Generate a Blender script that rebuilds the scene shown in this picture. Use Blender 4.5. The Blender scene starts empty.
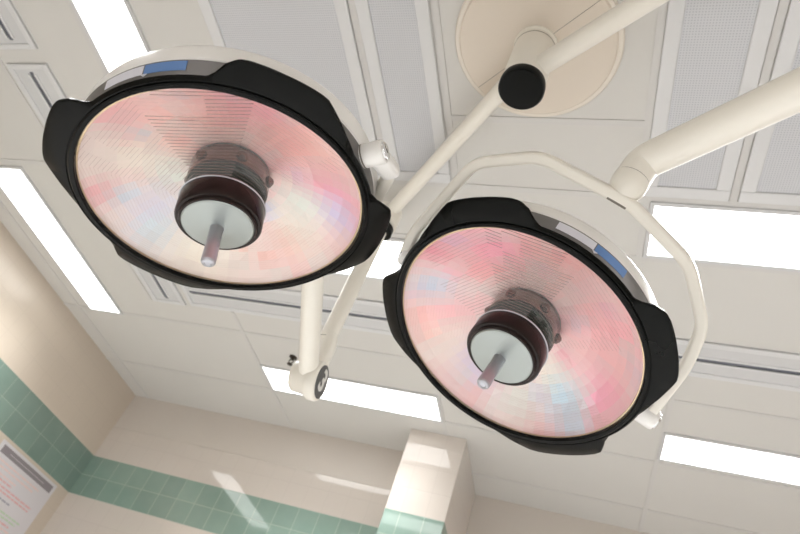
import bpy, bmesh, math, random
from mathutils import Vector, Matrix

random.seed(7)
scene = bpy.context.scene
col = scene.collection
pi = math.pi
V = Vector
UP = 1.0            # everything is laid out around the camera height, then lifted by this

# ------------------------------------------------------------------ camera frame (solved from the photo)
F = 637.159
R = [[-0.9409989446153315, -0.15643380197566908, 0.3000824084018746],
     [-0.10431539881954514, -0.70947737418619, -0.6969649582920135],
     [0.32193055742186316, -0.6871465062978245, 0.6512990058957118]]
RIGHT = V((-R[0][0], -R[0][1], R[0][2]))
DOWN = V((-R[1][0], -R[1][1], R[1][2]))
FWD = V((-R[2][0], -R[2][1], R[2][2]))

# ------------------------------------------------------------------ materials
def mat(name, colr, rough=0.5, metal=0.0, spec=0.5, coat=0.0, emit=None, strength=0.0):
    m = bpy.data.materials.new(name); m.use_nodes = True
    b = m.node_tree.nodes['Principled BSDF']
    b.inputs['Base Color'].default_value = (*colr, 1)
    b.inputs['Roughness'].default_value = rough
    b.inputs['Metallic'].default_value = metal
    b.inputs['Specular IOR Level'].default_value = spec
    b.inputs['Coat Weight'].default_value = coat
    b.inputs['Coat Roughness'].default_value = 0.08
    if emit:
        b.inputs['Emission Color'].default_value = (*emit, 1)
        b.inputs['Emission Strength'].default_value = strength
    return m

def nd(m, typ, **kw):
    n = m.node_tree.nodes.new(typ)
    for k, v in kw.items(): setattr(n, k, v)
    return n

def lk(m, a, b): m.node_tree.links.new(a, b)

def math_node(m, op, a, b=None):
    n = nd(m, 'ShaderNodeMath', operation=op)
    for i, x in enumerate((a, b)):
        if x is None: continue
        if isinstance(x, (int, float)): n.inputs[i].default_value = x
        else: lk(m, x, n.inputs[i])
    return n.outputs[0]

def mixc(m, fac, a, b):
    n = nd(m, 'ShaderNodeMix', data_type='RGBA')
    if isinstance(fac, (int, float)): n.inputs[0].default_value = fac
    else: lk(m, fac, n.inputs[0])
    for s, x in ((6, a), (7, b)):
        if isinstance(x, tuple): n.inputs[s].default_value = (*x, 1)
        else: lk(m, x, n.inputs[s])
    return n.outputs[2]

def soft_noise(m, base, amount=0.06, scale=3.0, bump=0.0, bscale=200.0):
    """slight mottling of a plain material, plus optional fine bump"""
    b = m.node_tree.nodes['Principled BSDF']
    tc = nd(m, 'ShaderNodeTexCoord')
    nz = nd(m, 'ShaderNodeTexNoise'); nz.inputs['Scale'].default_value = scale; nz.inputs['Detail'].default_value = 4
    lk(m, tc.outputs['Object'], nz.inputs['Vector'])
    lo = tuple(c * (1 - amount) for c in base); hi = tuple(min(1, c * (1 + amount)) for c in base)
    lk(m, mixc(m, nz.outputs['Fac'], lo, hi), b.inputs['Base Color'])
    if bump:
        n2 = nd(m, 'ShaderNodeTexNoise'); n2.inputs['Scale'].default_value = bscale
        lk(m, tc.outputs['Object'], n2.inputs['Vector'])
        bp = nd(m, 'ShaderNodeBump'); bp.inputs['Strength'].default_value = bump; bp.inputs['Distance'].default_value = 0.002
        lk(m, n2.outputs['Fac'], bp.inputs['Height']); lk(m, bp.outputs[0], b.inputs['Normal'])
    return m

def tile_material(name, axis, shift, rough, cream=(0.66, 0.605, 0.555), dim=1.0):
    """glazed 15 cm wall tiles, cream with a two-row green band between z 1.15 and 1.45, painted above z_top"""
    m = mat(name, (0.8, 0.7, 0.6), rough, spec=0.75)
    b = m.node_tree.nodes['Principled BSDF']
    tc = nd(m, 'ShaderNodeTexCoord'); sp = nd(m, 'ShaderNodeSeparateXYZ')
    lk(m, tc.outputs['Object'], sp.inputs[0])
    u = math_node(m, 'ADD', sp.outputs[axis], 30 + shift)
    w = math_node(m, 'ADD', sp.outputs[2], 30 - 1.15)
    cb = nd(m, 'ShaderNodeCombineXYZ'); lk(m, u, cb.inputs[0]); lk(m, w, cb.inputs[1])
    br = nd(m, 'ShaderNodeTexBrick', offset=0.0, squash=1.0)
    br.inputs['Scale'].default_value = 1.0
    br.inputs['Brick Width'].default_value = 0.15
    br.inputs['Row Height'].default_value = 0.15
    br.inputs['Mortar Size'].default_value = 0.0028
    br.inputs['Mortar Smooth'].default_value = 0.2
    br.inputs['Bias'].default_value = 0.0
    br.inputs['Color1'].default_value = (0.93, 0.93, 0.93, 1); br.inputs['Color2'].default_value = (1.05, 1.05, 1.05, 1)
    lk(m, cb.outputs[0], br.inputs['Vector'])
    lo = math_node(m, 'GREATER_THAN', sp.outputs[2], 1.15); hi = math_node(m, 'LESS_THAN', sp.outputs[2], 1.45)
    band = math_node(m, 'MULTIPLY', lo, hi)
    nz = nd(m, 'ShaderNodeTexNoise'); nz.inputs['Scale'].default_value = 9; nz.inputs['Detail'].default_value = 5
    lk(m, tc.outputs['Object'], nz.inputs['Vector'])
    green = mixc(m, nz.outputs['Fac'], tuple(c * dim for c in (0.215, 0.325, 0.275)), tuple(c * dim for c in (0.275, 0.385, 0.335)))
    gr = nd(m, 'ShaderNodeMix', data_type='RGBA', blend_type='MULTIPLY'); gr.inputs[0].default_value = 1
    lk(m, green, gr.inputs[6]); lk(m, br.outputs['Color'], gr.inputs[7])
    green_g = mixc(m, br.outputs['Fac'], gr.outputs[2], tuple(c * dim for c in (0.37, 0.465, 0.405)))
    cream_g = mixc(m, br.outputs['Fac'], cream, tuple(c * .955 for c in cream))
    lk(m, mixc(m, band, cream_g, green_g), b.inputs['Base Color'])
    bp = nd(m, 'ShaderNodeBump', invert=True); bp.inputs['Strength'].default_value = 0.35; bp.inputs['Distance'].default_value = 0.0015
    lk(m, br.outputs['Fac'], bp.inputs['Height']); lk(m, bp.outputs[0], b.inputs['Normal'])
    return m

def perforated_material(name, pitch=0.0085):
    m = mat(name, (0.5, 0.5, 0.54), 0.45)
    b = m.node_tree.nodes['Principled BSDF']
    tc = nd(m, 'ShaderNodeTexCoord')
    sc = nd(m, 'ShaderNodeVectorMath', operation='SCALE'); sc.inputs['Scale'].default_value = 1 / pitch
    lk(m, tc.outputs['Object'], sc.inputs[0])
    fr = nd(m, 'ShaderNodeVectorMath', operation='FRACTION'); lk(m, sc.outputs[0], fr.inputs[0])
    sp = nd(m, 'ShaderNodeSeparateXYZ'); lk(m, fr.outputs[0], sp.inputs[0])
    dx = math_node(m, 'SUBTRACT', sp.outputs[0], 0.5); dy = math_node(m, 'SUBTRACT', sp.outputs[1], 0.5)
    r2 = math_node(m, 'ADD', math_node(m, 'MULTIPLY', dx, dx), math_node(m, 'MULTIPLY', dy, dy))
    hole = math_node(m, 'LESS_THAN', r2, 0.075)
    lk(m, mixc(m, hole, (0.605, 0.615, 0.64), (0.475, 0.485, 0.52)), b.inputs['Base Color'])
    return m

M = {}
M['enamel'] = soft_noise(mat('cream_enamel', (0.86, 0.83, 0.755), 0.28, coat=0.25), (0.86, 0.83, 0.755), 0.015)
M['enamel_white'] = soft_noise(mat('white_enamel', (0.90, 0.89, 0.87), 0.3, coat=0.2), (0.90, 0.89, 0.87), 0.015)
M['beige_plastic'] = soft_noise(mat('beige_plate_paint', (0.72, 0.645, 0.555), 0.42), (0.72, 0.645, 0.555), 0.03, 2)
M['plate_rim'] = mat('pale_rim_paint', (0.76, 0.705, 0.625), 0.4)
M['seam'] = mat('seam_grey', (0.22, 0.2, 0.17), 0.6)
M['black'] = soft_noise(mat('black_rubber', (0.004, 0.0045, 0.004), 0.27, spec=0.13), (0.004, 0.0045, 0.004), 0.1, 20)
M['black_gloss'] = soft_noise(mat('black_plastic', (0.012, 0.008, 0.007), 0.25, spec=0.25), (0.02, 0.013, 0.012), 0.1, 20)
M['satin'] = soft_noise(mat('satin_grey_metal', (0.21, 0.20, 0.20), 0.36, 0.8), (0.21, 0.20, 0.20), 0.06, 15)
M['alu'] = mat('brushed_aluminium', (0.40, 0.435, 0.425), 0.36, 0.85)
M['alu_handle'] = soft_noise(mat('handle_aluminium', (0.50, 0.51, 0.56), 0.3, 0.85), (0.50, 0.51, 0.56), 0.04, 40)
M['brass'] = mat('pale_brass', (0.72, 0.56, 0.36), 0.3, 0.8)
M['chrome'] = mat('chrome', (0.8, 0.8, 0.82), 0.12, 1.0)
M['label_white'] = mat('label_white', (0.76, 0.76, 0.84), 0.4)
M['label_blue'] = mat('label_blue', (0.115, 0.25, 0.56), 0.4)
M['emblem'] = mat('emblem_grey', (0.085, 0.085, 0.085), 0.45)
M['glyph'] = mat('glyph_white', (0.75, 0.74, 0.71), 0.45)
M['copper'] = soft_noise(mat('copper_brown_metal', (0.12, 0.075, 0.06), 0.2, 0.85), (0.12, 0.075, 0.06), 0.75, 45)
M['green_glass'] = mat('dark_green_glass', (0.03, 0.042, 0.034), 0.12, spec=0.3)
M['bulb'] = mat('bulb_glass', (0.8, 0.76, 0.7), 0.08, 0.5)
M['ceiling'] = soft_noise(mat('ceiling_tile', (0.655, 0.645, 0.62), 0.75), (0.655, 0.645, 0.62), 0.02, 4, 0.15, 260)
M['tbar'] = mat('ceiling_grid_paint', (0.635, 0.625, 0.61), 0.5)
M['frame'] = mat('white_frame_paint', (0.69, 0.695, 0.705), 0.4)
M['frame_grey'] = mat('grey_frame_paint', (0.625, 0.63, 0.64), 0.45)
M['slot'] = mat('dark_slot', (0.15, 0.16, 0.19), 0.5)
M['perf'] = perforated_material('perforated_panel')
M['glow'] = mat('lit_diffuser', (0.9, 0.9, 0.88), 0.5, emit=(1.0, 0.995, 0.985), strength=3.7)
M['floor'] = soft_noise(mat('vinyl_floor', (0.80, 0.80, 0.80), 0.4), (0.80, 0.80, 0.80), 0.04, 5)
M['tile_back'] = tile_material('wall_tile_back', 0, 0.03, 0.045)
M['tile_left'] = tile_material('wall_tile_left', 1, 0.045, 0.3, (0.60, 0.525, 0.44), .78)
M['tile_pillar'] = tile_material('wall_tile_pillar', 0, 0.01, 0.05)
M['paint'] = soft_noise(mat('wall_paint', (0.65, 0.60, 0.55), 0.4), (0.65, 0.60, 0.55), 0.02, 3)
M['paper'] = mat('poster_paper', (0.66, 0.64, 0.665), 0.35)
M['ink_grey'] = mat('poster_header_grey', (0.26, 0.235, 0.255), 0.5)
M['ink_red'] = mat('poster_red_ink', (0.72, 0.42, 0.43), 0.5)
M['ink_pink'] = mat('poster_pink_ink', (0.77, 0.60, 0.58), 0.5)
M['ink_green'] = mat('poster_green_ink', (0.50, 0.63, 0.47), 0.5)
M['ink_dark'] = mat('poster_dark_ink', (0.36, 0.36, 0.42), 0.5)
M['ink_pale'] = mat('poster_pale_ink', (0.52, 0.49, 0.51), 0.5)
M['dark_metal'] = mat('dark_bronze', (0.07, 0.06, 0.05), 0.35, 0.8)

# aluminium disc: radial brushing
m = M['alu']; b = m.node_tree.nodes['Principled BSDF']; b.inputs['Anisotropic'].default_value = 0.6

# reflector: facet colours hold the coating tint plus painted mirror reflections
m = mat('dichroic_reflector', (0.9, 0.75, 0.72), 0.36, 0.25, spec=0.25); M['reflector'] = m
at = nd(m, 'ShaderNodeAttribute', attribute_name='coat')
lk(m, at.outputs['Color'], m.node_tree.nodes['Principled BSDF'].inputs['Base Color'])

# prismatic glass: clear with fresnel gloss
def glass(name, tint, gloss_rough=0.06, body=0.0):
    m = bpy.data.materials.new(name); m.use_nodes = True
    nt = m.node_tree; nt.nodes.clear()
    out = nd(m, 'ShaderNodeOutputMaterial'); tr = nd(m, 'ShaderNodeBsdfTransparent'); gl = nd(m, 'ShaderNodeBsdfGlossy')
    tr.inputs[0].default_value = (*tint, 1); gl.inputs['Roughness'].default_value = gloss_rough
    gl.inputs['Color'].default_value = (0.95, 0.95, 0.95, 1)
    lw = nd(m, 'ShaderNodeLayerWeight'); lw.inputs['Blend'].default_value = 0.5
    fac = math_node(m, 'ADD', math_node(m, 'MULTIPLY', math_node(m, 'POWER', lw.outputs['Facing'], 5.0), 0.7), 0.045)
    mx = nd(m, 'ShaderNodeMixShader')
    lk(m, fac, mx.inputs[0]); lk(m, tr.outputs[0], mx.inputs[1]); lk(m, gl.outputs[0], mx.inputs[2])
    last = mx.outputs[0]
    if body:
        df = nd(m, 'ShaderNodeBsdfDiffuse'); df.inputs[0].default_value = (0.82, 0.76, 0.73, 1)
        m2 = nd(m, 'ShaderNodeMixShader'); m2.inputs[0].default_value = body
        lk(m, last, m2.inputs[1]); lk(m, df.outputs[0], m2.inputs[2]); last = m2.outputs[0]
    lk(m, last, out.inputs[0])
    return m
M['lens'] = glass('prismatic_lens_glass', (0.985, 0.98, 0.975), 0.05, 0.02)
M['riser'] = glass('prism_edge_glass', (0.86, 0.77, 0.735), 0.12, 0.10)
M['riser_deep'] = glass('deep_prism_edge_glass', (0.58, 0.46, 0.42), 0.12, 0.12)

# ------------------------------------------------------------------ mesh helpers
def link(name, bm, mats, parent=None, smooth=True, angle=40):
    me = bpy.data.meshes.new(name)
    bmesh.ops.recalc_face_normals(bm, faces=bm.faces)
    bm.to_mesh(me); bm.free()
    for x in (mats if isinstance(mats, (list, tuple)) else [mats]): me.materials.append(M[x])
    if smooth:
        for p in me.polygons: p.use_smooth = True
        try: me.set_sharp_from_angle(angle=math.radians(angle))
        except Exception: pass
    o = bpy.data.objects.new(name, me); col.objects.link(o)
    if parent: o.parent = parent
    return o

def tag(o, label=None, cat=None, group=None, kind=None):
    if label: o['label'] = label
    if cat: o['category'] = cat
    if group: o['group'] = group
    if kind: o['kind'] = kind
    return o

def empty(name, loc):
    o = bpy.data.objects.new(name, None); col.objects.link(o); o.location = loc; o.empty_display_size = 0.1
    return o

def add_box(bm, lo, hi, bevel=0.0, idx=0):
    g = bmesh.ops.create_cube(bm, size=1)
    vs = g['verts']
    for v in vs:
        for i in range(3): v.co[i] = lo[i] if v.co[i] < 0 else hi[i]
    fs = list({f for v in vs for f in v.link_faces})
    for f in fs: f.material_index = idx
    if bevel:
        es = list({e for v in vs for e in v.link_edges})
        bmesh.ops.bevel(bm, geom=es, offset=bevel, segments=2, profile=0.5, affect='EDGES')
    return vs

def frame_of(d, hint=None):
    d = d.normalized()
    h = hint if hint is not None else (V((0, 0, 1)) if abs(d.z) < 0.9 else V((1, 0, 0)))
    a = (h - d * h.dot(d)).normalized(); c = d.cross(a)
    return a, c

def add_lathe(bm, prof, o=V((0, 0, 0)), d=V((0, 0, 1)), n=48, caps=True, idx=0):
    """prof: list of (radius, distance along d); radius 0 closes to a point"""
    d = d.normalized(); a, c = frame_of(d)
    rings = []
    for r, t in prof:
        if r < 1e-6: rings.append([bm.verts.new(o + d * t)])
        else: rings.append([bm.verts.new(o + d * t + (a * math.cos(2 * pi * k / n) + c * math.sin(2 * pi * k / n)) * r) for k in range(n)])
    for A, B in zip(rings, rings[1:]):
        for k in range(n):
            k2 = (k + 1) % n
            q = [A[k % len(A)], A[k2 % len(A)], B[k2 % len(B)], B[k % len(B)]]
            u = []
            for v in q:
                if v not in u: u.append(v)
            if len(u) > 2:
                try: bm.faces.new(u).material_index = idx
                except ValueError: pass
    if caps:
        for rg in (rings[0], rings[-1]):
            if len(rg) > 2: bm.faces.new(rg).material_index = idx
    return rings

def round_path(pts, r, seg=6):
    """replace inner corners of a polyline with arcs (quadratic)"""
    out = [pts[0]]
    for i in range(1, len(pts) - 1):
        p, a, b_ = pts[i], pts[i - 1], pts[i + 1]
        k1 = min(r, (a - p).length * 0.45); k2 = min(r, (b_ - p).length * 0.45)
        s = p + (a - p).normalized() * k1; e = p + (b_ - p).normalized() * k2
        for j in range(seg + 1):
            t = j / seg
            out.append(s * (1 - t) ** 2 + p * 2 * t * (1 - t) + e * t * t)
    out.append(pts[-1])
    return out

def add_tube(bm, pts, ra, rb=None, hint=None, n=20, power=2.0, radii=None):
    """sweep a (super)ellipse of half-axes ra (along hint) and rb along the points"""
    rb = rb or ra; N = len(pts); rings = []; a = None
    for i, p in enumerate(pts):
        d = (pts[min(i + 1, N - 1)] - pts[max(i - 1, 0)]).normalized()
        if a is None: a, c = frame_of(d, hint)
        else:
            a = (a - d * a.dot(d)).normalized(); c = d.cross(a)
            if hint is not None: a, c = frame_of(d, hint)
        s = radii[i] if radii else 1.0
        ring = []
        for k in range(n):
            t = 2 * pi * k / n; x, y = math.cos(t), math.sin(t)
            q = (abs(x) ** power + abs(y) ** power) ** (-1 / power)
            ring.append(bm.verts.new(p + (a * x * ra + c * y * rb) * q * s))
        rings.append(ring)
    for A, B in zip(rings, rings[1:]):
        for k in range(n):
            bm.faces.new((A[k], A[(k + 1) % n], B[(k + 1) % n], B[k]))
    bm.faces.new(rings[0]); bm.faces.new(rings[-1])

def struct(name, bm, mats, smooth=False):
    o = link(name, bm, mats, smooth=smooth); o['kind'] = 'structure'; return o

# ------------------------------------------------------------------ setting
CZ = 2.0      # ceiling height above the camera
XL, YB, YB2, XR, YN = -3.58, 3.96, 4.38, 3.0, -2.3
def slab(name, lo, hi, mt):
    bm = bmesh.new(); add_box(bm, lo, hi); return struct(name, bm, mt)
slab('floor', (XL - .1, YN - .1, -1.1), (XR + .1, YB2 + .1, -1.0), 'floor')
slab('ceiling', (XL - .1, YN - .1, CZ), (XR + .1, YB2 + .1, CZ + .1), 'ceiling')
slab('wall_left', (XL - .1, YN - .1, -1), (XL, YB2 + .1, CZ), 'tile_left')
slab('wall_right', (XR, YN - .1, -1), (XR + .1, YB2 + .1, CZ), 'paint')
slab('wall_front', (XL, YN - .1, -1), (XR, YN, CZ), 'paint')
ZT = 1.712    # top of the tiled part of the back wall
slab('wall_back', (XL, YB + .002, ZT - .05), (-1.0, YB + .3, CZ), 'paint')
bm = bmesh.new()
vs = add_box(bm, (XL, YB, -1), (-1.0, YB + .3, ZT))
es = [e for e in bm.edges if all(abs(v.co.z - ZT) < 1e-5 and abs(v.co.y - YB) < 1e-5 for v in e.verts)]
bmesh.ops.bevel(bm, geom=es, offset=.006, segments=3, profile=.5, affect='EDGES')
struct('wall_back_tiling', bm, 'tile_back', False)
slab('wall_back_recess', (-1.0, YB2, -1), (XR, YB2 + .1, CZ), 'paint')
bm = bmesh.new(); add_box(bm, (-1.16, 3.62, -1), (-0.79, YB2, CZ), .004)
struct('wall_pillar', bm, 'tile_pillar', False)

# ceiling grid: flat T-bars just under the tiles
bm = bmesh.new()
def tbar_x(y, x0, x1): add_box(bm, (x0, y - .012, CZ - .004), (x1, y + .012, CZ))
def tbar_y(x, y0, y1): add_box(bm, (x - .012, y0, CZ - .0045), (x + .012, y1, CZ))
tbar_x(2.85, XL, XR); tbar_x(3.465, XL, XR); tbar_x(4.06, -.79, XR)
tbar_y(-3.455, YN, YB); tbar_y(-2.147, 2.66, YB); tbar_y(-.925, 2.66, 3.62); tbar_y(.318, 2.66, YB2); tbar_y(1.54, 2.66, YB2)
tbar_x(1.62, XL, -2.74); tbar_x(.42, XL, -2.74); tbar_x(-.78, XL, -2.74); tbar_y(-2.75, YN, 2.66)
tbar_x(1.272, -.66, .05); tbar_x(1.59, -2.46, 2); tbar_x(1.90, -2.46, 2); tbar_y(-.655, .3, 1.59); tbar_y(.045, .3, 1.59)
tbar_y(-2.175, -.9, 2.38); tbar_y(-1.895, -.9, 2.38); tbar_y(-.95, .3, 1.59); tbar_y(.36, .3, 1.59)
tbar_y(.075, 1.59, 1.9)
struct('trim_1', bm, 'tbar')

# ------------------------------------------------------------------ ceiling lights
LAMP_W = 12.5      # prismatic panels throw most of their light downwards
def ceiling_light(x0, x1, y0, y1, label):
    cx, cy = (x0 + x1) / 2, (y0 + y1) / 2
    root = tag(empty('ceiling_light', (cx, cy, CZ)), label, 'ceiling light', 'recessed ceiling light panels')
    hx, hy = (x1 - x0) / 2, (y1 - y0) / 2; w = .016
    bm = bmesh.new()
    for lo, hi in (((-hx - w, -hy - w), (hx + w, -hy)), ((-hx - w, hy), (hx + w, hy + w)), ((-hx - w, -hy), (-hx, hy)), ((hx, -hy), (hx + w, hy))):
        add_box(bm, (*lo, -.012), (*hi, 0), .002)
    link('frame', bm, 'frame_grey', root, False)
    bm = bmesh.new(); add_box(bm, (-hx, -hy, -.008), (hx, hy, 0)); link('diffuser', bm, 'glow', root, False)
    la = bpy.data.lights.new('lamp', 'AREA'); la.shape = 'RECTANGLE'; la.size = x1 - x0; la.size_y = y1 - y0
    la.energy = LAMP_W; la.color = (.99, .99, .98); la.spread = math.radians(98)
    lo_ = bpy.data.objects.new('lamp', la); col.objects.link(lo_); lo_.parent = root; lo_.location = (0, 0, -.0095)
    return root
ceiling_light(-2.143, -1.897, -.08, 1.12, 'bright ceiling light panel running up from behind the left surgical lamp to the top edge')
ceiling_light(-3.337, -3.09, 1.67, 2.843, 'long bright ceiling light panel beside the left wall, left of the left surgical lamp')
ceiling_light(-2.12, -.94, 3.19, 3.445, 'bright ceiling light panel behind the arm joint with the round emblem, near the back wall')
ceiling_light(.333, 1.51, 3.155, 3.405, 'bright ceiling light panel at lower right, below the right surgical lamp')
ceiling_light(.105, 1.28, 1.618, 1.872, 'wide bright ceiling light panel crossed by the yoke of the right lamp')
ceiling_light(-2.10, -.93, 1.935, 2.195, 'bright ceiling light panel glimpsed in the gap between the two surgical lamps')
ceiling_light(1.30, 1.55, -.08, 1.12, 'added unseen ceiling light panel on the far right of the room beyond the air panels')  # from here on, panels added out of view to brighten the room
ceiling_light(2.42, 2.67, 1.67, 2.843, 'added unseen ceiling light panel beside the right wall')
ceiling_light(-1.9, -.73, -1.7, -1.45, 'added unseen ceiling light panel behind the viewpoint on the left')
ceiling_light(.105, 1.28, -1.7, -1.45, 'added unseen ceiling light panel behind the viewpoint on the right')

# ------------------------------------------------------------------ perforated supply-air panels
def air_panel(x0, x1, y0, y1, label):
    cx, cy = (x0 + x1) / 2, (y0 + y1) / 2; hx, hy = (x1 - x0) / 2, (y1 - y0) / 2; w = .048
    root = tag(empty('air_panel', (cx, cy, CZ)), label, 'air vent', 'perforated supply air panels')
    bm = bmesh.new()
    for lo, hi in (((-hx, -hy), (hx, -hy + w)), ((-hx, hy - w), (hx, hy)), ((-hx, -hy + w), (-hx + w, hy - w)), ((hx - w, -hy + w), (hx, hy - w))):
        add_box(bm, (*lo, -.014), (*hi, 0), .004)
    link('frame', bm, 'frame', root, False)
    bm = bmesh.new(); add_box(bm, (-hx + w, -hy + w, -.006), (hx - w, hy - w, 0)); link('perforated_plate', bm, 'perf', root, False)
air_panel(-1.56, -.965, .36, 1.575, 'wide perforated air panel above the left lamp, left of the narrow one')
air_panel(-.935, -.675, .36, 1.575, 'narrow perforated air panel on the left side of the round ceiling plate')
air_panel(.058, .345, .36, 1.575, 'narrow perforated air panel on the right side of the round ceiling plate')
air_panel(.375, .97, .36, 1.575, 'perforated air panel at the upper right corner above the thick arm')

# ------------------------------------------------------------------ linear slot diffusers
def slot_vent(p0, p1, along, label):
    """p0..p1 is the plate's footprint; the slot runs along axis 0 (x) or 1 (y)"""
    c = ((p0[0] + p1[0]) / 2, (p0[1] + p1[1]) / 2)
    root = tag(empty('slot_vent', (c[0], c[1], CZ)), label, 'air vent', 'linear slot air vents')
    h = ((p1[0] - p0[0]) / 2, (p1[1] - p0[1]) / 2)
    L, Wd = (h[0], h[1]) if along == 0 else (h[1], h[0])
    def bx(bm, l0, l1, w0, w1, z, bev=0.0):
        lo, hi = ((l0, w0), (l1, w1)) if along == 0 else ((w0, l0), (w1, l1))
        add_box(bm, (*lo, z), (*hi, 0), bev)
    s = .012; e = -.01
    bm = bmesh.new()
    bx(bm, -L, L, -Wd, -s, -.006); bx(bm, -L, L, s, Wd, -.006)
    bx(bm, -L, -L + e + .05, -s, s, -.006); bx(bm, L - e - .05, L, -s, s, -.006)
    link('face_plate', bm, 'frame_grey', root, False)
    bm = bmesh.new()
    for a0, a1, b0, b1 in ((-L, L, -Wd, -Wd + .03), (-L, L, Wd - .03, Wd), (-L, -L + .025, -Wd + .03, Wd - .03), (L - .025, L, -Wd + .03, Wd - .03)):
        bx(bm, a0, a1, b0, b1, -.013, .004)
    for sg in (-1, 1): bx(bm, -L + .05, L - .05, min(sg * s, sg * (s + .014)), max(sg * s, sg * (s + .014)), -.011, .003)
    link('rim', bm, 'frame', root, False)
    bm = bmesh.new(); bx(bm, -L + e + .05, L - e - .05, -s, s, -.003); link('slot', bm, 'slot', root, False)
slot_vent((-2.715, 1.055), (-2.475, 2.655), 1, 'linear slot air vent running down behind the left edge of the left surgical lamp')
slot_vent((-2.715, -.60), (-2.475, .985), 1, 'linear slot air vent at the upper left corner of the ceiling')
slot_vent((-2.43, 2.385), (-.36, 2.645), 0, 'linear slot air vent under the left lamp, passing behind the thick lamp arm')
slot_vent((-.335, 2.368), (1.7, 2.618), 0, 'linear slot air vent at right, beyond the lower end of the right lamp yoke')

# ------------------------------------------------------------------ sprinkler
sp = tag(empty('sprinkler_head', (-1.85, 3.03, CZ)), 'small dark sprinkler head on the ceiling left of the thick lamp arm', 'sprinkler')
bm = bmesh.new(); add_lathe(bm, [(.026, 0), (.026, -.004), (.012, -.008), (.010, -.02)], n=20); link('escutcheon', bm, 'dark_metal', sp)
bm = bmesh.new()
for s in (-1, 1): add_tube(bm, round_path([V((s * .009, 0, -.018)), V((s * .015, 0, -.034)), V((s * .003, 0, -.05))], .008), .003, n=8)
link('yoke_frame', bm, 'dark_metal', sp)
bm = bmesh.new(); add_lathe(bm, [(.004, -.046), (.004, -.052), (.017, -.053), (.018, -.056), (0, -.056)], n=20); link('deflector', bm, 'dark_metal', sp)

# ------------------------------------------------------------------ poster on the left wall
po = tag(empty('wall_poster', (XL + .0015, 3.40, .76)), 'white notice sheet with grey header and coloured text lines on the left wall', 'poster')
def on_wall(bm, y0, y1, z0, z1, t0, t1): add_box(bm, (t0, y0 - 3.40, z0 - .76), (t1, y1 - 3.40, z1 - .76))
bm = bmesh.new(); on_wall(bm, 3.185, 3.825, .38, 1.128, 0, .004); link('sheet', bm, 'paper', po, False)
bm = bmesh.new(); on_wall(bm, 3.215, 3.795, 1.06, 1.109, .004, .0046); link('header_bar', bm, 'ink_grey', po, False)
bm = bmesh.new(); on_wall(bm, 3.30, 3.70, 1.082, 1.086, .0046, .005); link('header_text', bm, 'ink_pale', po, False)
random.seed(3)
def words(bm, y0, y1, z, h):
    y = y0
    while y < y1:
        w = random.uniform(.018, .055); on_wall(bm, y, min(y + w, y1), z - h / 2, z + h / 2, .004, .0045); y += w + .007
rows = {'ink_pink': [(3.235, 3.70, 1.028), (3.235, 3.66, 1.000), (3.235, 3.50, .965)], 'ink_red': [(3.235, 3.48, .942), (3.235, 3.74, .915), (3.235, 3.73, .893)],
        'ink_dark': [(3.235, 3.56, .858), (3.235, 3.42, .838)], 'ink_green': [(3.235, 3.74, .805), (3.235, 3.71, .783)]}
rows['ink_red'] += [(3.235, 3.68, .755), (3.235, 3.73, .70), (3.235, 3.5, .675)]; rows['ink_pink'] += [(3.235, 3.7, .73)]
rows['ink_dark'] += [(3.235, 3.7, .62), (3.235, 3.6, .595), (3.235, 3.7, .54), (3.235, 3.6, .50), (3.235, 3.7, .45)]
for ink, rr in rows.items():
    for (a, b_, z) in rr:
        bm = bmesh.new(); words(bm, a, b_, z, .0105); link('text_line', bm, ink, po, False)

# ------------------------------------------------------------------ ceiling mount of the surgical lights
MX, MY = -.325, .98
mt = tag(empty('ceiling_mount', (MX, MY, CZ)), 'round beige ceiling plate with short white column and black end cap', 'ceiling mount')
bm = bmesh.new(); add_lathe(bm, [(.272, 0), (.272, -.012), (.267, -.018), (.258, -.018)], n=96); link('plate_rim', bm, 'plate_rim', mt)
bm = bmesh.new(); add_lathe(bm, [(.255, 0), (.255, -.020), (.250, -.025), (0, -.026)], n=96); link('cover_plate', bm, 'beige_plastic', mt)
bm = bmesh.new(); d = V((.8, -.6, 0)); add_tube(bm, [d * -.25 + V((0, 0, -.0255)), d * .25 + V((0, 0, -.0255))], .0008, n=6); link('plate_seam', bm, 'seam', mt)
bm = bmesh.new(); add_lathe(bm, [(.071, -.02), (.071, -.035), (.066, -.04), (.066, -.262), (.064, -.267)], n=48); link('column', bm, 'enamel', mt)
bm = bmesh.new(); add_lathe(bm, [(.0665, -.052), (.0672, -.054), (.0665, -.056)], n=48, caps=False); link('column_seam', bm, 'seam', mt)
bm = bmesh.new(); add_lathe(bm, [(.064, -.265), (.068, -.267), (.069, -.272), (.069, -.296), (.065, -.302), (0, -.303)], n=48); link('end_cap', bm, 'black', mt)

# ------------------------------------------------------------------ surgical lights
def lobe(a):
    """outline swell of the bumper: a = degrees from the label gap"""
    a = abs((a + 180) % 360 - 180)
    K = [(0, 0), (21.5, 0), (24, .22), (27, .66), (30.5, .95), (33.5, 1), (44, .97), (55.5, 1), (58, .97), (64, .62), (71, .27), (79, 0), (99, 0), (103, .25), (109, .93), (112, 1), (125, .96), (137, 1), (140, .96), (147, .6), (153, .25), (158, 0), (181, 0)]
    for (a0, v0), (a1, v1) in zip(K, K[1:]):
        if a0 <= a <= a1:
            return v0 + (v1 - v0) * (a - a0) / (a1 - a0)
    return 0

def polar(r, deg, t): return V((r * math.cos(math.radians(deg)), r * math.sin(math.radians(deg)), t))

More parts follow.
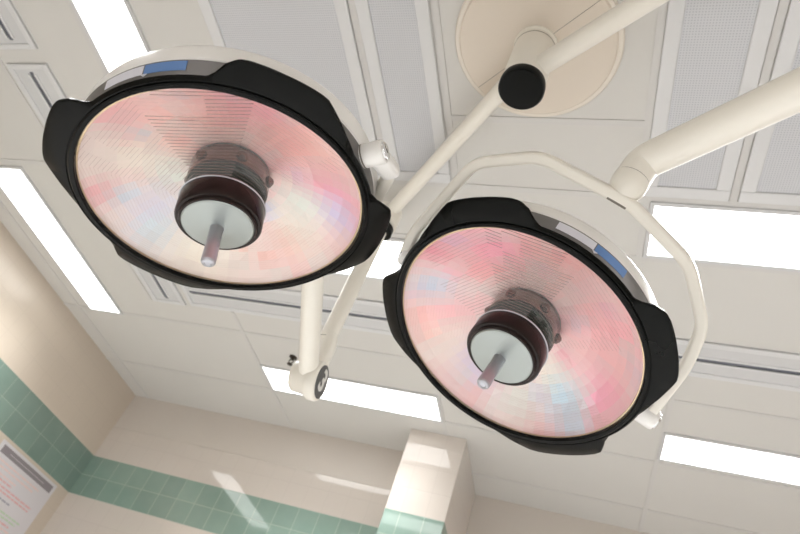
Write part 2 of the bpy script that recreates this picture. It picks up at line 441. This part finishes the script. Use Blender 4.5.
def ring_mesh(bm, rows, n=288, idx=None):
    """rows: list of functions deg -> (r, t)"""
    rings = [[bm.verts.new(polar(*(lambda rt: (rt[0], 360 * k / n, rt[1]))(f(360 * k / n)))) for k in range(n)] for f in rows]
    for i, (A, B) in enumerate(zip(rings, rings[1:])):
        for k in range(n):
            f = bm.faces.new((A[k], A[(k + 1) % n], B[(k + 1) % n], B[k]))
            if idx: f.material_index = idx[i]
    return rings

def vnoise(x, y, s):
    """smooth value noise, repeatable"""
    def h(i, j):
        v = math.sin(i * 127.1 + j * 311.7 + s * 74.7) * 43758.5453
        return v - math.floor(v)
    i, j = math.floor(x), math.floor(y); fx, fy = x - i, y - j
    fx = fx * fx * (3 - 2 * fx); fy = fy * fy * (3 - 2 * fy)
    return (h(i, j) * (1 - fx) + h(i + 1, j) * fx) * (1 - fy) + (h(i, j + 1) * (1 - fx) + h(i + 1, j + 1) * fx) * fy

def reflector(parent, seed, tints):
    """faceted concave dish; tints: list of (deg, r, colour, size) patches, coating tint with room reflections painted in"""
    rnd = random.Random(seed)
    bm = bmesh.new()
    ns, prof = 64, [(.296, -.012), (.288, -.022), (.272, -.036), (.253, -.050), (.232, -.062), (.209, -.073), (.186, -.082), (.162, -.090), (.137, -.096), (.112, -.101), (.086, -.104)]
    cl = bm.loops.layers.float_color.new('coat')
    jit = {(a, b_): rnd.random() for a in range(ns // 2 + 1) for b_ in range(len(prof))}
    rings = []
    for i, (r, t) in enumerate(prof):
        rings.append([bm.verts.new(polar(r, 360 * k / ns, t + (.0026 * (jit[(k // 2, i // 2)] - .5) if 0 < i < len(prof) - 1 else 0))) for k in range(ns)])
    for i, (A, B) in enumerate(zip(rings, rings[1:])):
        for k in range(ns):
            k2 = (k + 1) % ns
            f = bm.faces.new((A[k], A[k2], B[k2], B[k]))
            c = f.calc_center_median()
            # blocks two facets wide share a tint
            bk = math.floor(k / 2); bi = i // 2
            h = math.sin(bk * 12.9898 + bi * 78.233 + seed * 3.1) * 43758.5453; h -= math.floor(h)
            n1 = vnoise(c.x * 9 + 50, c.y * 9 + 50, seed); n2 = vnoise(c.x * 16 + 20, c.y * 16 + 20, seed + 5)
            base = V((.97, .85, .82)).lerp(V((.97, .58, .60)), min(1, max(0, (n1 - .35) * 1.8 + (h - .5) * .5)))
            base = base.lerp(V((.93, .92, .90)), max(0, n2 - .45) * 1.1)
            for (dg, r, cc, sz) in tints:
                p = polar(r, dg, 0); dd = ((c.x - p.x) ** 2 + (c.y - p.y) ** 2) ** .5
                w = math.exp(-(dd / sz) ** 2) * (.78 + .44 * (h - .5))
                base = base.lerp(V(cc), max(0, min(.85, w)))
            base = base * (.93 + .11 * h)
            for l in f.loops: l[cl] = (min(1, base.x), min(1, base.y), min(1, base.z), 1)
    return link('reflector', bm, 'reflector', parent, smooth=False)

def lens(parent, first_sector, phase):
    """prismatic cover glass: eight sectors of straight saw-tooth ribs, deep in the sectors that show them"""
    bm = bmesh.new(); NS = 8; half = pi / NS; pitch = .0078; RL = .2985
    ribs = [('deep', 1.0), ('deep', .9), ('fine', .30), ('flat', .12), ('flat', .1), ('fine', .28), ('flat', .1), ('fine', .35)]
    for s in range(NS):
        kind, depth = ribs[s]; mid = math.radians(first_sector + s * 45)
        e1 = V((math.cos(mid), math.sin(mid), 0)); e2 = V((-math.sin(mid), math.cos(mid), 0))
        p = .078
        k = 0
        while p < RL:
            q = min(p + pitch, RL)
            # patches across the sector, so that the ribs break off in blocks
            cuts = [-1, -.62, -.2, .25, .64, 1]
            for ci in range(5):
                hsh = math.sin((ci + 1) * 57.3 + math.floor(k / 5) * 19.7 + s * 7.7 + phase) * 9631.13; hsh -= math.floor(hsh)
                dz = .0026 * depth * (1 if hsh > .18 else .12)
                t0, t1 = cuts[ci], cuts[ci + 1]
                def pt(a, w, z):
                    y = a * math.tan(half) * w
                    y0 = math.copysign(min(abs(y), math.sqrt(max(0, RL * RL - a * a))), y)
                    x, yy = a, y0
                    dome = .010 * (1 - (x * x + yy * yy) / RL ** 2)
                    return bm.verts.new(e1 * x + e2 * yy + V((0, 0, dome + z - .006)))
                a, b_, c, d_ = pt(p, t0, 0), pt(p, t1, 0), pt(q, t1, -dz), pt(q, t0, -dz)
                for quad, ix in (((a, b_, c, d_), 0), ((d_, c, pt(q, t1, 0), pt(q, t0, 0)), 1)):
                    try:
                        f = bm.faces.new(quad); f.material_index = 2 if ix and dz > .0015 else ix
                    except ValueError: pass
            p = q; k += 1
    dead = [f for f in bm.faces if f.calc_area() < 1e-9]
    bmesh.ops.delete(bm, geom=dead, context='FACES')
    return link('prismatic_lens', bm, ['lens', 'riser', 'riser_deep'], parent, smooth=False)

YOKE = [(-.332, .0), (-.338, .07), (-.285, .297), (-.165, .383), (.045, .395), (.212, .349), (.312, .250), (.338, .155), (.346, .0)]

YOKE_TUCKED = [(-.325, .0), (-.318, .05), (-.252, .20), (-.15, .295), (.005, .32), (.15, .295), (.252, .20), (.338, .09), (.349, .060), (.346, .0)]

def label_patch(bm, L, d0, d1, t0, t1, r, n=10):
    rr = lambda t: r + (-.0135 - t) * .091          # the band widens a little backwards
    g = [[bm.verts.new(polar(rr(t), L + d0 + (d1 - d0) * i / n, t)) for i in range(n + 1)] for t in (t0, t1)]
    g2 = [[bm.verts.new(polar(rr(t) - .004, L + d0 + (d1 - d0) * i / n, t)) for i in range(n + 1)] for t in (t0, t1)]
    for i in range(n):
        bm.faces.new((g[0][i], g[0][i + 1], g[1][i + 1], g[1][i]))
        bm.faces.new((g[0][i], g2[0][i], g2[0][i + 1], g[0][i + 1])); bm.faces.new((g[1][i], g[1][i + 1], g2[1][i + 1], g2[1][i]))

def surgical_light(C, n, L, pivot, alpha, swing, first_sector, tints, seed, wob, shift, label):
    """C lens centre, n where the lens faces, L angle of the label strip, pivot the yoke's pivot angle,
    swing +-90 from the pivot to the yoke's middle"""
    n = V(n).normalized(); C = V(C)
    u = (V((1, 0, 0)) - n * n.x).normalized(); v = n.cross(u)
    mw = Matrix((u, v, n)).transposed()
    root = tag(empty('surgical_light', C), label, 'surgical light', 'surgical lights on the ceiling mount')
    root.rotation_euler = mw.to_euler()
    inv = mw.transposed()
    toL = lambda P: inv @ (V(P) - C)
    dirL = lambda D: inv @ V(D)
    # housing: grey band, then the white dome behind it
    bm = bmesh.new()
    rings = ring_mesh(bm, [lambda a, r=r, t=t: (r, t) for r, t in ((.3190, -.0585), (.3215, -.060), (.3215, -.088), (.318, -.100), (.302, -.115), (.262, -.137), (.20, -.150), (.12, -.158), (.06, -.160))], 128)
    bm.faces.new(rings[-1])
    for rg in rings:
        for x in rg: x.co += polar(shift, 15, 0) * min(1, max(0, (-x.co.z - .055) / .045))
    link('housing', bm, 'enamel_white', root)
    bm = bmesh.new()
    ring_mesh(bm, [lambda a, r=r, t=t: (r, t) for r, t in ((.310, -.010), (.3165, -.0135), (.3205, -.0575), (.3190, -.0585), (.316, -.062))], 128)
    band = link('control_band', bm, 'satin', root)
    bm = bmesh.new(); label_patch(bm, L, .8, 16.5, -.0295, -.0535, .3173); tag(link('white_label', bm, 'label_white', band), 'pale white label')
    bm = bmesh.new(); label_patch(bm, L, -14, .4, -.0295, -.0535, .3173); tag(link('blue_label', bm, 'label_blue', band), 'blue label')
    bm = bmesh.new(); p = [polar(.3172 + (-.0135 - t_) * .091, L + a_, t_) for a_, t_ in ((1.1, -.0275), (-1.1, -.0275), (0, -.0215))]
    f = bm.faces.new([bm.verts.new(x) for x in p]); e = bmesh.ops.extrude_face_region(bm, geom=[f])
    for x in e['geom']:
        if isinstance(x, bmesh.types.BMVert): x.co *= 1.004
    link('pointer_mark', bm, 'label_white', band, False)
    # black bumper ring with four swells
    li = lambda a: .002 * math.cos(math.radians(3 * (a - wob)))
    lo = lambda a: lobe(a - L)
    bm = bmesh.new()
    ring_mesh(bm, [
        lambda a: (.2975 + li(a), -.010), lambda a: (.2985 + li(a), -.002), lambda a: (.3005 + li(a), 0), lambda a: (.3075, -.0005), lambda a: (.3105, -.003),
        lambda a: (.3113, -.0065), lambda a: (.3132, -.0065), lambda a: (.3140, -.0040), lambda a: (.3155, -.0040),
        lambda a: (.3190 + .0395 * lo(a), -.009 - .007 * lo(a)), lambda a: (.3200 + .0420 * lo(a), -.011 - .008 * lo(a)), lambda a: (.3202 + .0428 * lo(a), -.0135 - .0085 * lo(a)),
        lambda a: (.3195 + .039 * lo(a), -.0145 - .015 * lo(a)), lambda a: (.3175 + .008 * lo(a), -.0148 - .012 * lo(a))], 360)
    link('bumper_ring', bm, 'black', root, angle=28)
    bm = bmesh.new(); ring_mesh(bm, [lambda a, r=r, t=t: (r, t) for r, t in ((.2980, -.012), (.2975, -.0095), (.2945, -.0095), (.2935, -.012))], 128)
    link('retaining_rim', bm, 'brass', root)
    reflector(root, seed, tints)
    lens(root, first_sector, seed)
    # inner lamp housing seen through the glass
    bm = bmesh.new(); add_lathe(bm, [(.060, -.103), (.084, -.101), (.088, -.096), (.088, -.052), (.082, -.050), (.068, -.048), (.068, -.026), (.074, -.024), (.074, -.006)], n=40)
    lh = link('bulb_housing', bm, 'copper', root)
    for k in range(6):
        t = -.009 - k * .0072
        bm = bmesh.new(); add_lathe(bm, [(.070, t + .002), (.0855, t + .0016), (.0865, t), (.0855, t - .0016), (.070, t - .002)], n=48, caps=False); link('cooling_fin', bm, 'green_glass', lh)
    for k in range(6):
        bm = bmesh.new(); a_ = first_sector + 30 + k * 60; q = polar(.0875, a_, -.075); dd_ = polar(1, a_, 0)
        add_lathe(bm, [(.013, 0), (.0135, .003), (.010, .006), (.006, .010), (0, .012)], o=q, d=dd_, n=20); link('bulb_socket', bm, 'copper', lh)
    # hub, disc and sterile handle
    bm = bmesh.new(); add_lathe(bm, [(.0885, -.004), (.0905, 0), (.0905, .045), (.0875, .050), (.082, .050), (.0815, .054), (.0795, .057), (.076, .057), (.074, .052)], n=72)
    hub = link('hub', bm, 'black_gloss', root)
    bm = bmesh.new(); add_lathe(bm, [(.0890, -.001), (.0922, .0005), (.0922, .0022), (.0905, .003)], n=72, caps=False); link('hub_rim', bm, 'alu_handle', hub)
    bm = bmesh.new(); add_lathe(bm, [(.0755, .050), (.0755, .0565), (.073, .0585), (.030, .0625), (.0165, .065)], n=72); link('hub_disc', bm, 'alu', hub, angle=20)
    bm = bmesh.new(); add_lathe(bm, [(.0155, .060), (.0140, .070), (.0138, .088), (.0150, .145), (.0150, .153), (.0125, .157), (.008, .159), (.006, .157), (0, .157)], n=32); link('handle', bm, 'alu_handle', hub, angle=30)
    # yoke
    ca, sa = math.cos(math.radians(alpha)), math.sin(math.radians(alpha))
    p = polar(1, pivot, 0); q = polar(1, pivot + swing, 0) * ca + V((0, 0, -sa)); O = V((0, 0, -.05))
    yp = [O + p * a + q * b_ for a, b_ in (YOKE if swing > 0 else YOKE_TUCKED)]
    bm = bmesh.new(); add_tube(bm, round_path(yp, .03, 7), .0150, .0130, hint=p.cross(q).normalized(), n=32, power=4.5)
    yoke = link('yoke', bm, 'enamel', root)
    if swing < 0:
        bm = bmesh.new(); add_tube(bm, [O + p * .347 + q * x for x in (.018, .024, .075, .082)], .021, .0185, hint=p, n=24, power=4, radii=[.86, 1, 1, .9])
        link('yoke_fork', bm, 'enamel_white', root)
    for sg in (1, -1):
        d = p * sg
        bm = bmesh.new(); e_ = 0 if sg > 0 else .028      # the far pivot is screwed in flush
        add_lathe(bm, [(.023, .300), (.0255, .308), (.0255, .360 - e_), (.0240, .365 - e_), (.020, .366 - e_)], o=O, d=d, n=32)
        pv = link('pivot', bm, 'enamel_white', root)
        bm = bmesh.new(); add_lathe(bm, [(.0195, .3655 - e_), (.0195, .369 - e_), (.017, .371 - e_), (.005, .371 - e_), (.005, .367 - e_), (0, .367 - e_)], o=O, d=d, n=24)
        link('pivot_screw', bm, 'chrome', pv)
        bm = bmesh.new(); add_lathe(bm, [(.0257, .3195), (.0261, .321), (.0257, .3225)], o=O, d=d, n=32, caps=False); link('pivot_seam', bm, 'seam', pv)
    mid = O + p * .022 + q * (.394 if swing > 0 else .32)
    midw = mw @ mid + C
    return root, toL, dirL, mid, midw, p, q

def arm_parts(root, toL, mid, elbow, spring_end, p, q, ra=.0375):
    """boss and swivel joint on the yoke, then the spring arm with its elbow"""
    T = toL
    E = T(elbow); S = T(spring_end)
    d = (E - mid).normalized()
    # boss on the yoke and swivel joint
    bm = bmesh.new(); add_tube(bm, [mid - d * .0145 - p * .022, mid - d * .0145 + p * .022], .005, .004, n=8); link('boss_slot', bm, 'seam', root)
    ln = (E - mid).length
    bm = bmesh.new(); add_lathe(bm, [(.012, -.006), (.026, .006), (.036, .022), (.0385, .036), (.0385, ln * .5 - .001)], o=mid, d=d, n=40); sj = link('swivel_joint', bm, 'enamel', root)
    bm = bmesh.new(); add_lathe(bm, [(.0372, ln * .5 - .0015), (.0372, ln * .5 + .0015)], o=mid, d=d, n=40); link('swivel_gap', bm, 'seam', sj)
    # spring arm with its elbow
    bm = bmesh.new()
    a0 = mid + d * (ln * .5 + .001); sd = (S - E).normalized()
    path = round_path([a0, E, S], .022, 6)
    rad = [1.0] * len(path)
    add_tube(bm, path, ra, ra, n=32, radii=rad)
    link('spring_arm', bm, 'enamel', root, angle=50)

L1C = (-0.8099855936415448, 0.7851213159900753, 0.8658167643023935); L1N = (0.2636707978869412, 0.13397793922816342, -0.9552631167075584)
L2C = (-.21800763844588902, 1.1868869971188811, 0.9230294471150824); L2N = (-0.19510231519135215, -0.21124034070259737, -0.957764378679237)
pink = (.97, .44, .50); hot = (.97, .34, .50); salmon = (.97, .50, .45); lilac = (.62, .60, .92); blue = (.50, .74, .90); cream = (.90, .84, .74); mint = (.78, .86, .79)
rt = random.Random(5)
def speckle(k): return [(rt.uniform(0, 360), rt.uniform(.11, .28), rt.choice([pink, pink, hot, salmon, salmon, cream, lilac, blue, mint]), rt.uniform(.018, .045)) for _ in range(k)]
t1 = speckle(34) + [(195, .20, lilac, .06), (205, .24, blue, .05), (150, .18, cream, .08), (230, .22, cream, .12), (350, .22, hot, .08), (330, .24, lilac, .05), (20, .20, salmon, .10), (300, .2, cream, .07), (85, .2, salmon, .12), (170, .12, mint, .06), (60, .25, pink, .08), (320, .17, mint, .05)]
t2 = speckle(34) + [(110, .22, hot, .08), (140, .22, pink, .08), (165, .24, blue, .05), (190, .18, pink, .07), (215, .22, cream, .08), (350, .2, salmon, .10), (330, .24, hot, .07), (20, .22, pink, .10), (300, .22, blue, .06), (270, .23, mint, .06), (235, .2, lilac, .06), (60, .22, salmon, .1), (285, .13, cream, .06)]

S1, toL1, dL1, mid1, midw1, p1, q1 = surgical_light(L1C, L1N, 93, 7, 15, -86, 78, t1, 11, 103, .010, 'left surgical lamp with pink mirrored lens, hung from the arm with the round emblem')
S2, toL2, dL2, mid2, midw2, p2, q2 = surgical_light(L2C, L2N, 58, 335, 15, 90, 80, t2, 23, 115, 0, 'right surgical lamp with pink mirrored lens, held in an open cream yoke')

# ---- right lamp's arms
A2 = V((.0405, .860, 1.203)) - RIGHT * .013; DIR2 = V((.792, -.606, -.067)).normalized(); J2 = A2 + DIR2 * .72
arm_parts(S2, toL2, mid2, A2, J2, p2, q2)
d2 = V((.83, -.56, 0)).normalized(); X2 = V((MX, MY, 1.79)) + d2 * 1.12
def long_tube(root, toL, name, a, b_, ra, mt='enamel', n=28, cap=.004):
    a, b_ = V(a), V(b_); bm = bmesh.new(); l = (b_ - a).length
    add_lathe(bm, [(ra - cap, 0), (ra, cap), (ra, l - cap), (ra - cap, l)], o=toL(a), d=toL(b_) - toL(a), n=n)
    return link(name, bm, mt, root)
def head(root, toL, name, c, z0, z1, r, mt='enamel'):
    bm = bmesh.new(); o = toL(V((c[0], c[1], z0))); e = toL(V((c[0], c[1], z1))); l = (e - o).length
    add_lathe(bm, [(r - .008, 0), (r, .006), (r, l - .01), (r - .01, l)], o=o, d=e - o, n=36)
    return link(name, bm, mt, root)
long_tube(S2, toL2, 'extension_arm', V((MX, MY, 1.79)) + d2 * .058, X2, .031)
head(S2, toL2, 'arm_head', X2, 1.74, 1.84, .058)
head(S2, toL2, 'collar', X2, 1.70, 1.742, .05, 'black')
long_tube(S2, toL2, 'drop_tube', (X2.x, X2.y, 1.72), (X2.x, X2.y, 1.20), .030)

# ---- left lamp's arms
E1 = V((-.945, 1.697, 1.885)); d1 = V((E1.x - MX, E1.y - MY, 0)).normalized()
J1 = V((E1.x, E1.y, 1.045))
A1 = V((-.8223, 1.1428, 1.1776))
arm_parts(S1, toL1, mid1, A1, J1, p1, q1, .0335)
long_tube(S1, toL1, 'extension_arm', V((MX, MY, 1.905)) + d1 * .058, E1 + V((0, 0, .02)), .029)
head(S1, toL1, 'arm_head', E1, 1.83, 1.935, .058)
head(S1, toL1, 'collar', E1, 1.79, 1.832, .052, 'black')
long_tube(S1, toL1, 'drop_tube', (E1.x, E1.y, 1.81), (E1.x, E1.y, 1.20), .031)
bm = bmesh.new(); add_lathe(bm, [(.0305, 0), (.0318, .002), (.0305, .004)], o=toL1(V((E1.x, E1.y, 1.212))), d=dL1((0, 0, 1)), n=28, caps=False); link('tube_seam', bm, 'seam', S1)

def knuckle(root, toL, J, toward, tube_r, z_top, glyph=True):
    """clevis where the spring arm pivots under the drop tube, with a round emblem on its right cheek"""
    h = V((math.cos(math.radians(6)), math.sin(math.radians(6)), 0))
    bm = bmesh.new()
    # cheek: teardrop from the tube down to the pivot, on the +h side
    a = [V((J.x, J.y, z_top)), V((J.x, J.y, z_top - .035)) + h * .012, J + h * .012 + V((0, 0, .03)), J + h * .012 + V((0, 0, -.01))]
    add_tube(bm, [toL(x) for x in round_path(a, .04, 5)], .032, .032, n=24)
    link('clevis', bm, 'enamel', root)
    o = toL(J); hd = toL(J + h) - o
    bm = bmesh.new(); add_lathe(bm, [(.044, -.054), (.052, -.046), (.056, .0), (.062, .006), (.068, .016), (.068, .042), (.064, .047), (.060, .049)], o=o, d=hd, n=48)
    kn = link('pivot_barrel', bm, 'enamel', root)
    bm = bmesh.new(); add_lathe(bm, [(.057, .047), (.057, .051), (.055, .052), (0, .052)], o=o, d=hd, n=48)
    em = tag(link('emblem_disc', bm, 'emblem', kn), 'dark grey round emblem')
    if glyph:
        cu = bpy.data.curves.new('emblem_glyph', 'FONT'); cu.body = '3'; cu.size = .105; cu.extrude = .0012; cu.align_x = 'CENTER'; cu.align_y = 'CENTER'; cu.offset = .0025
        tmp = bpy.data.objects.new('tmp', cu); col.objects.link(tmp)
        dg = bpy.context.evaluated_depsgraph_get(); dg.update()
        me = bpy.data.meshes.new_from_object(tmp.evaluated_get(dg)); bpy.data.objects.remove(tmp)
        up = V((0, 0, 1)); xx = up.cross(h).normalized()
        mm = Matrix((xx, up, h)).transposed()
        for vv in me.vertices: vv.co = toL(J + h * .0528 + mm @ vv.co)
        me.materials.clear(); me.materials.append(M['glyph'])
        g = bpy.data.objects.new('emblem_glyph', me); col.objects.link(g); g.parent = kn
    return h
knuckle(S1, toL1, J1, A1, .027, 1.235)
knuckle(S2, toL2, J2, A2, .03, 1.235, False)

# ------------------------------------------------------------------ lift everything to the floor
for o in bpy.data.objects:
    if o.parent is None: o.location.z += UP

# ------------------------------------------------------------------ camera, world, colour
cam = bpy.data.cameras.new('camera'); co = bpy.data.objects.new('camera', cam); col.objects.link(co)
cam.sensor_width = 36; cam.lens = F * 36 / 800; cam.clip_start = .05
mw = Matrix((RIGHT, -DOWN, -FWD)).transposed().to_4x4(); mw.translation = V((0, 0, UP)); co.matrix_world = mw
cam.dof.use_dof = True; cam.dof.focus_distance = 1.42; cam.dof.aperture_fstop = 4.8
scene.camera = co
w = bpy.data.worlds.new('world'); scene.world = w; w.use_nodes = True
w.node_tree.nodes['Background'].inputs[0].default_value = (.9, .88, .85, 1); w.node_tree.nodes['Background'].inputs[1].default_value = .3
vs_ = scene.view_settings; vs_.view_transform = 'Standard'; vs_.look = 'None'; vs_.gamma = 1; vs_.exposure = 0.12
scene.cycles.use_denoising = True; scene.cycles.max_bounces = 14; scene.cycles.diffuse_bounces = 6; scene.cycles.transparent_max_bounces = 24
scene.cycles.sample_clamp_indirect = 6
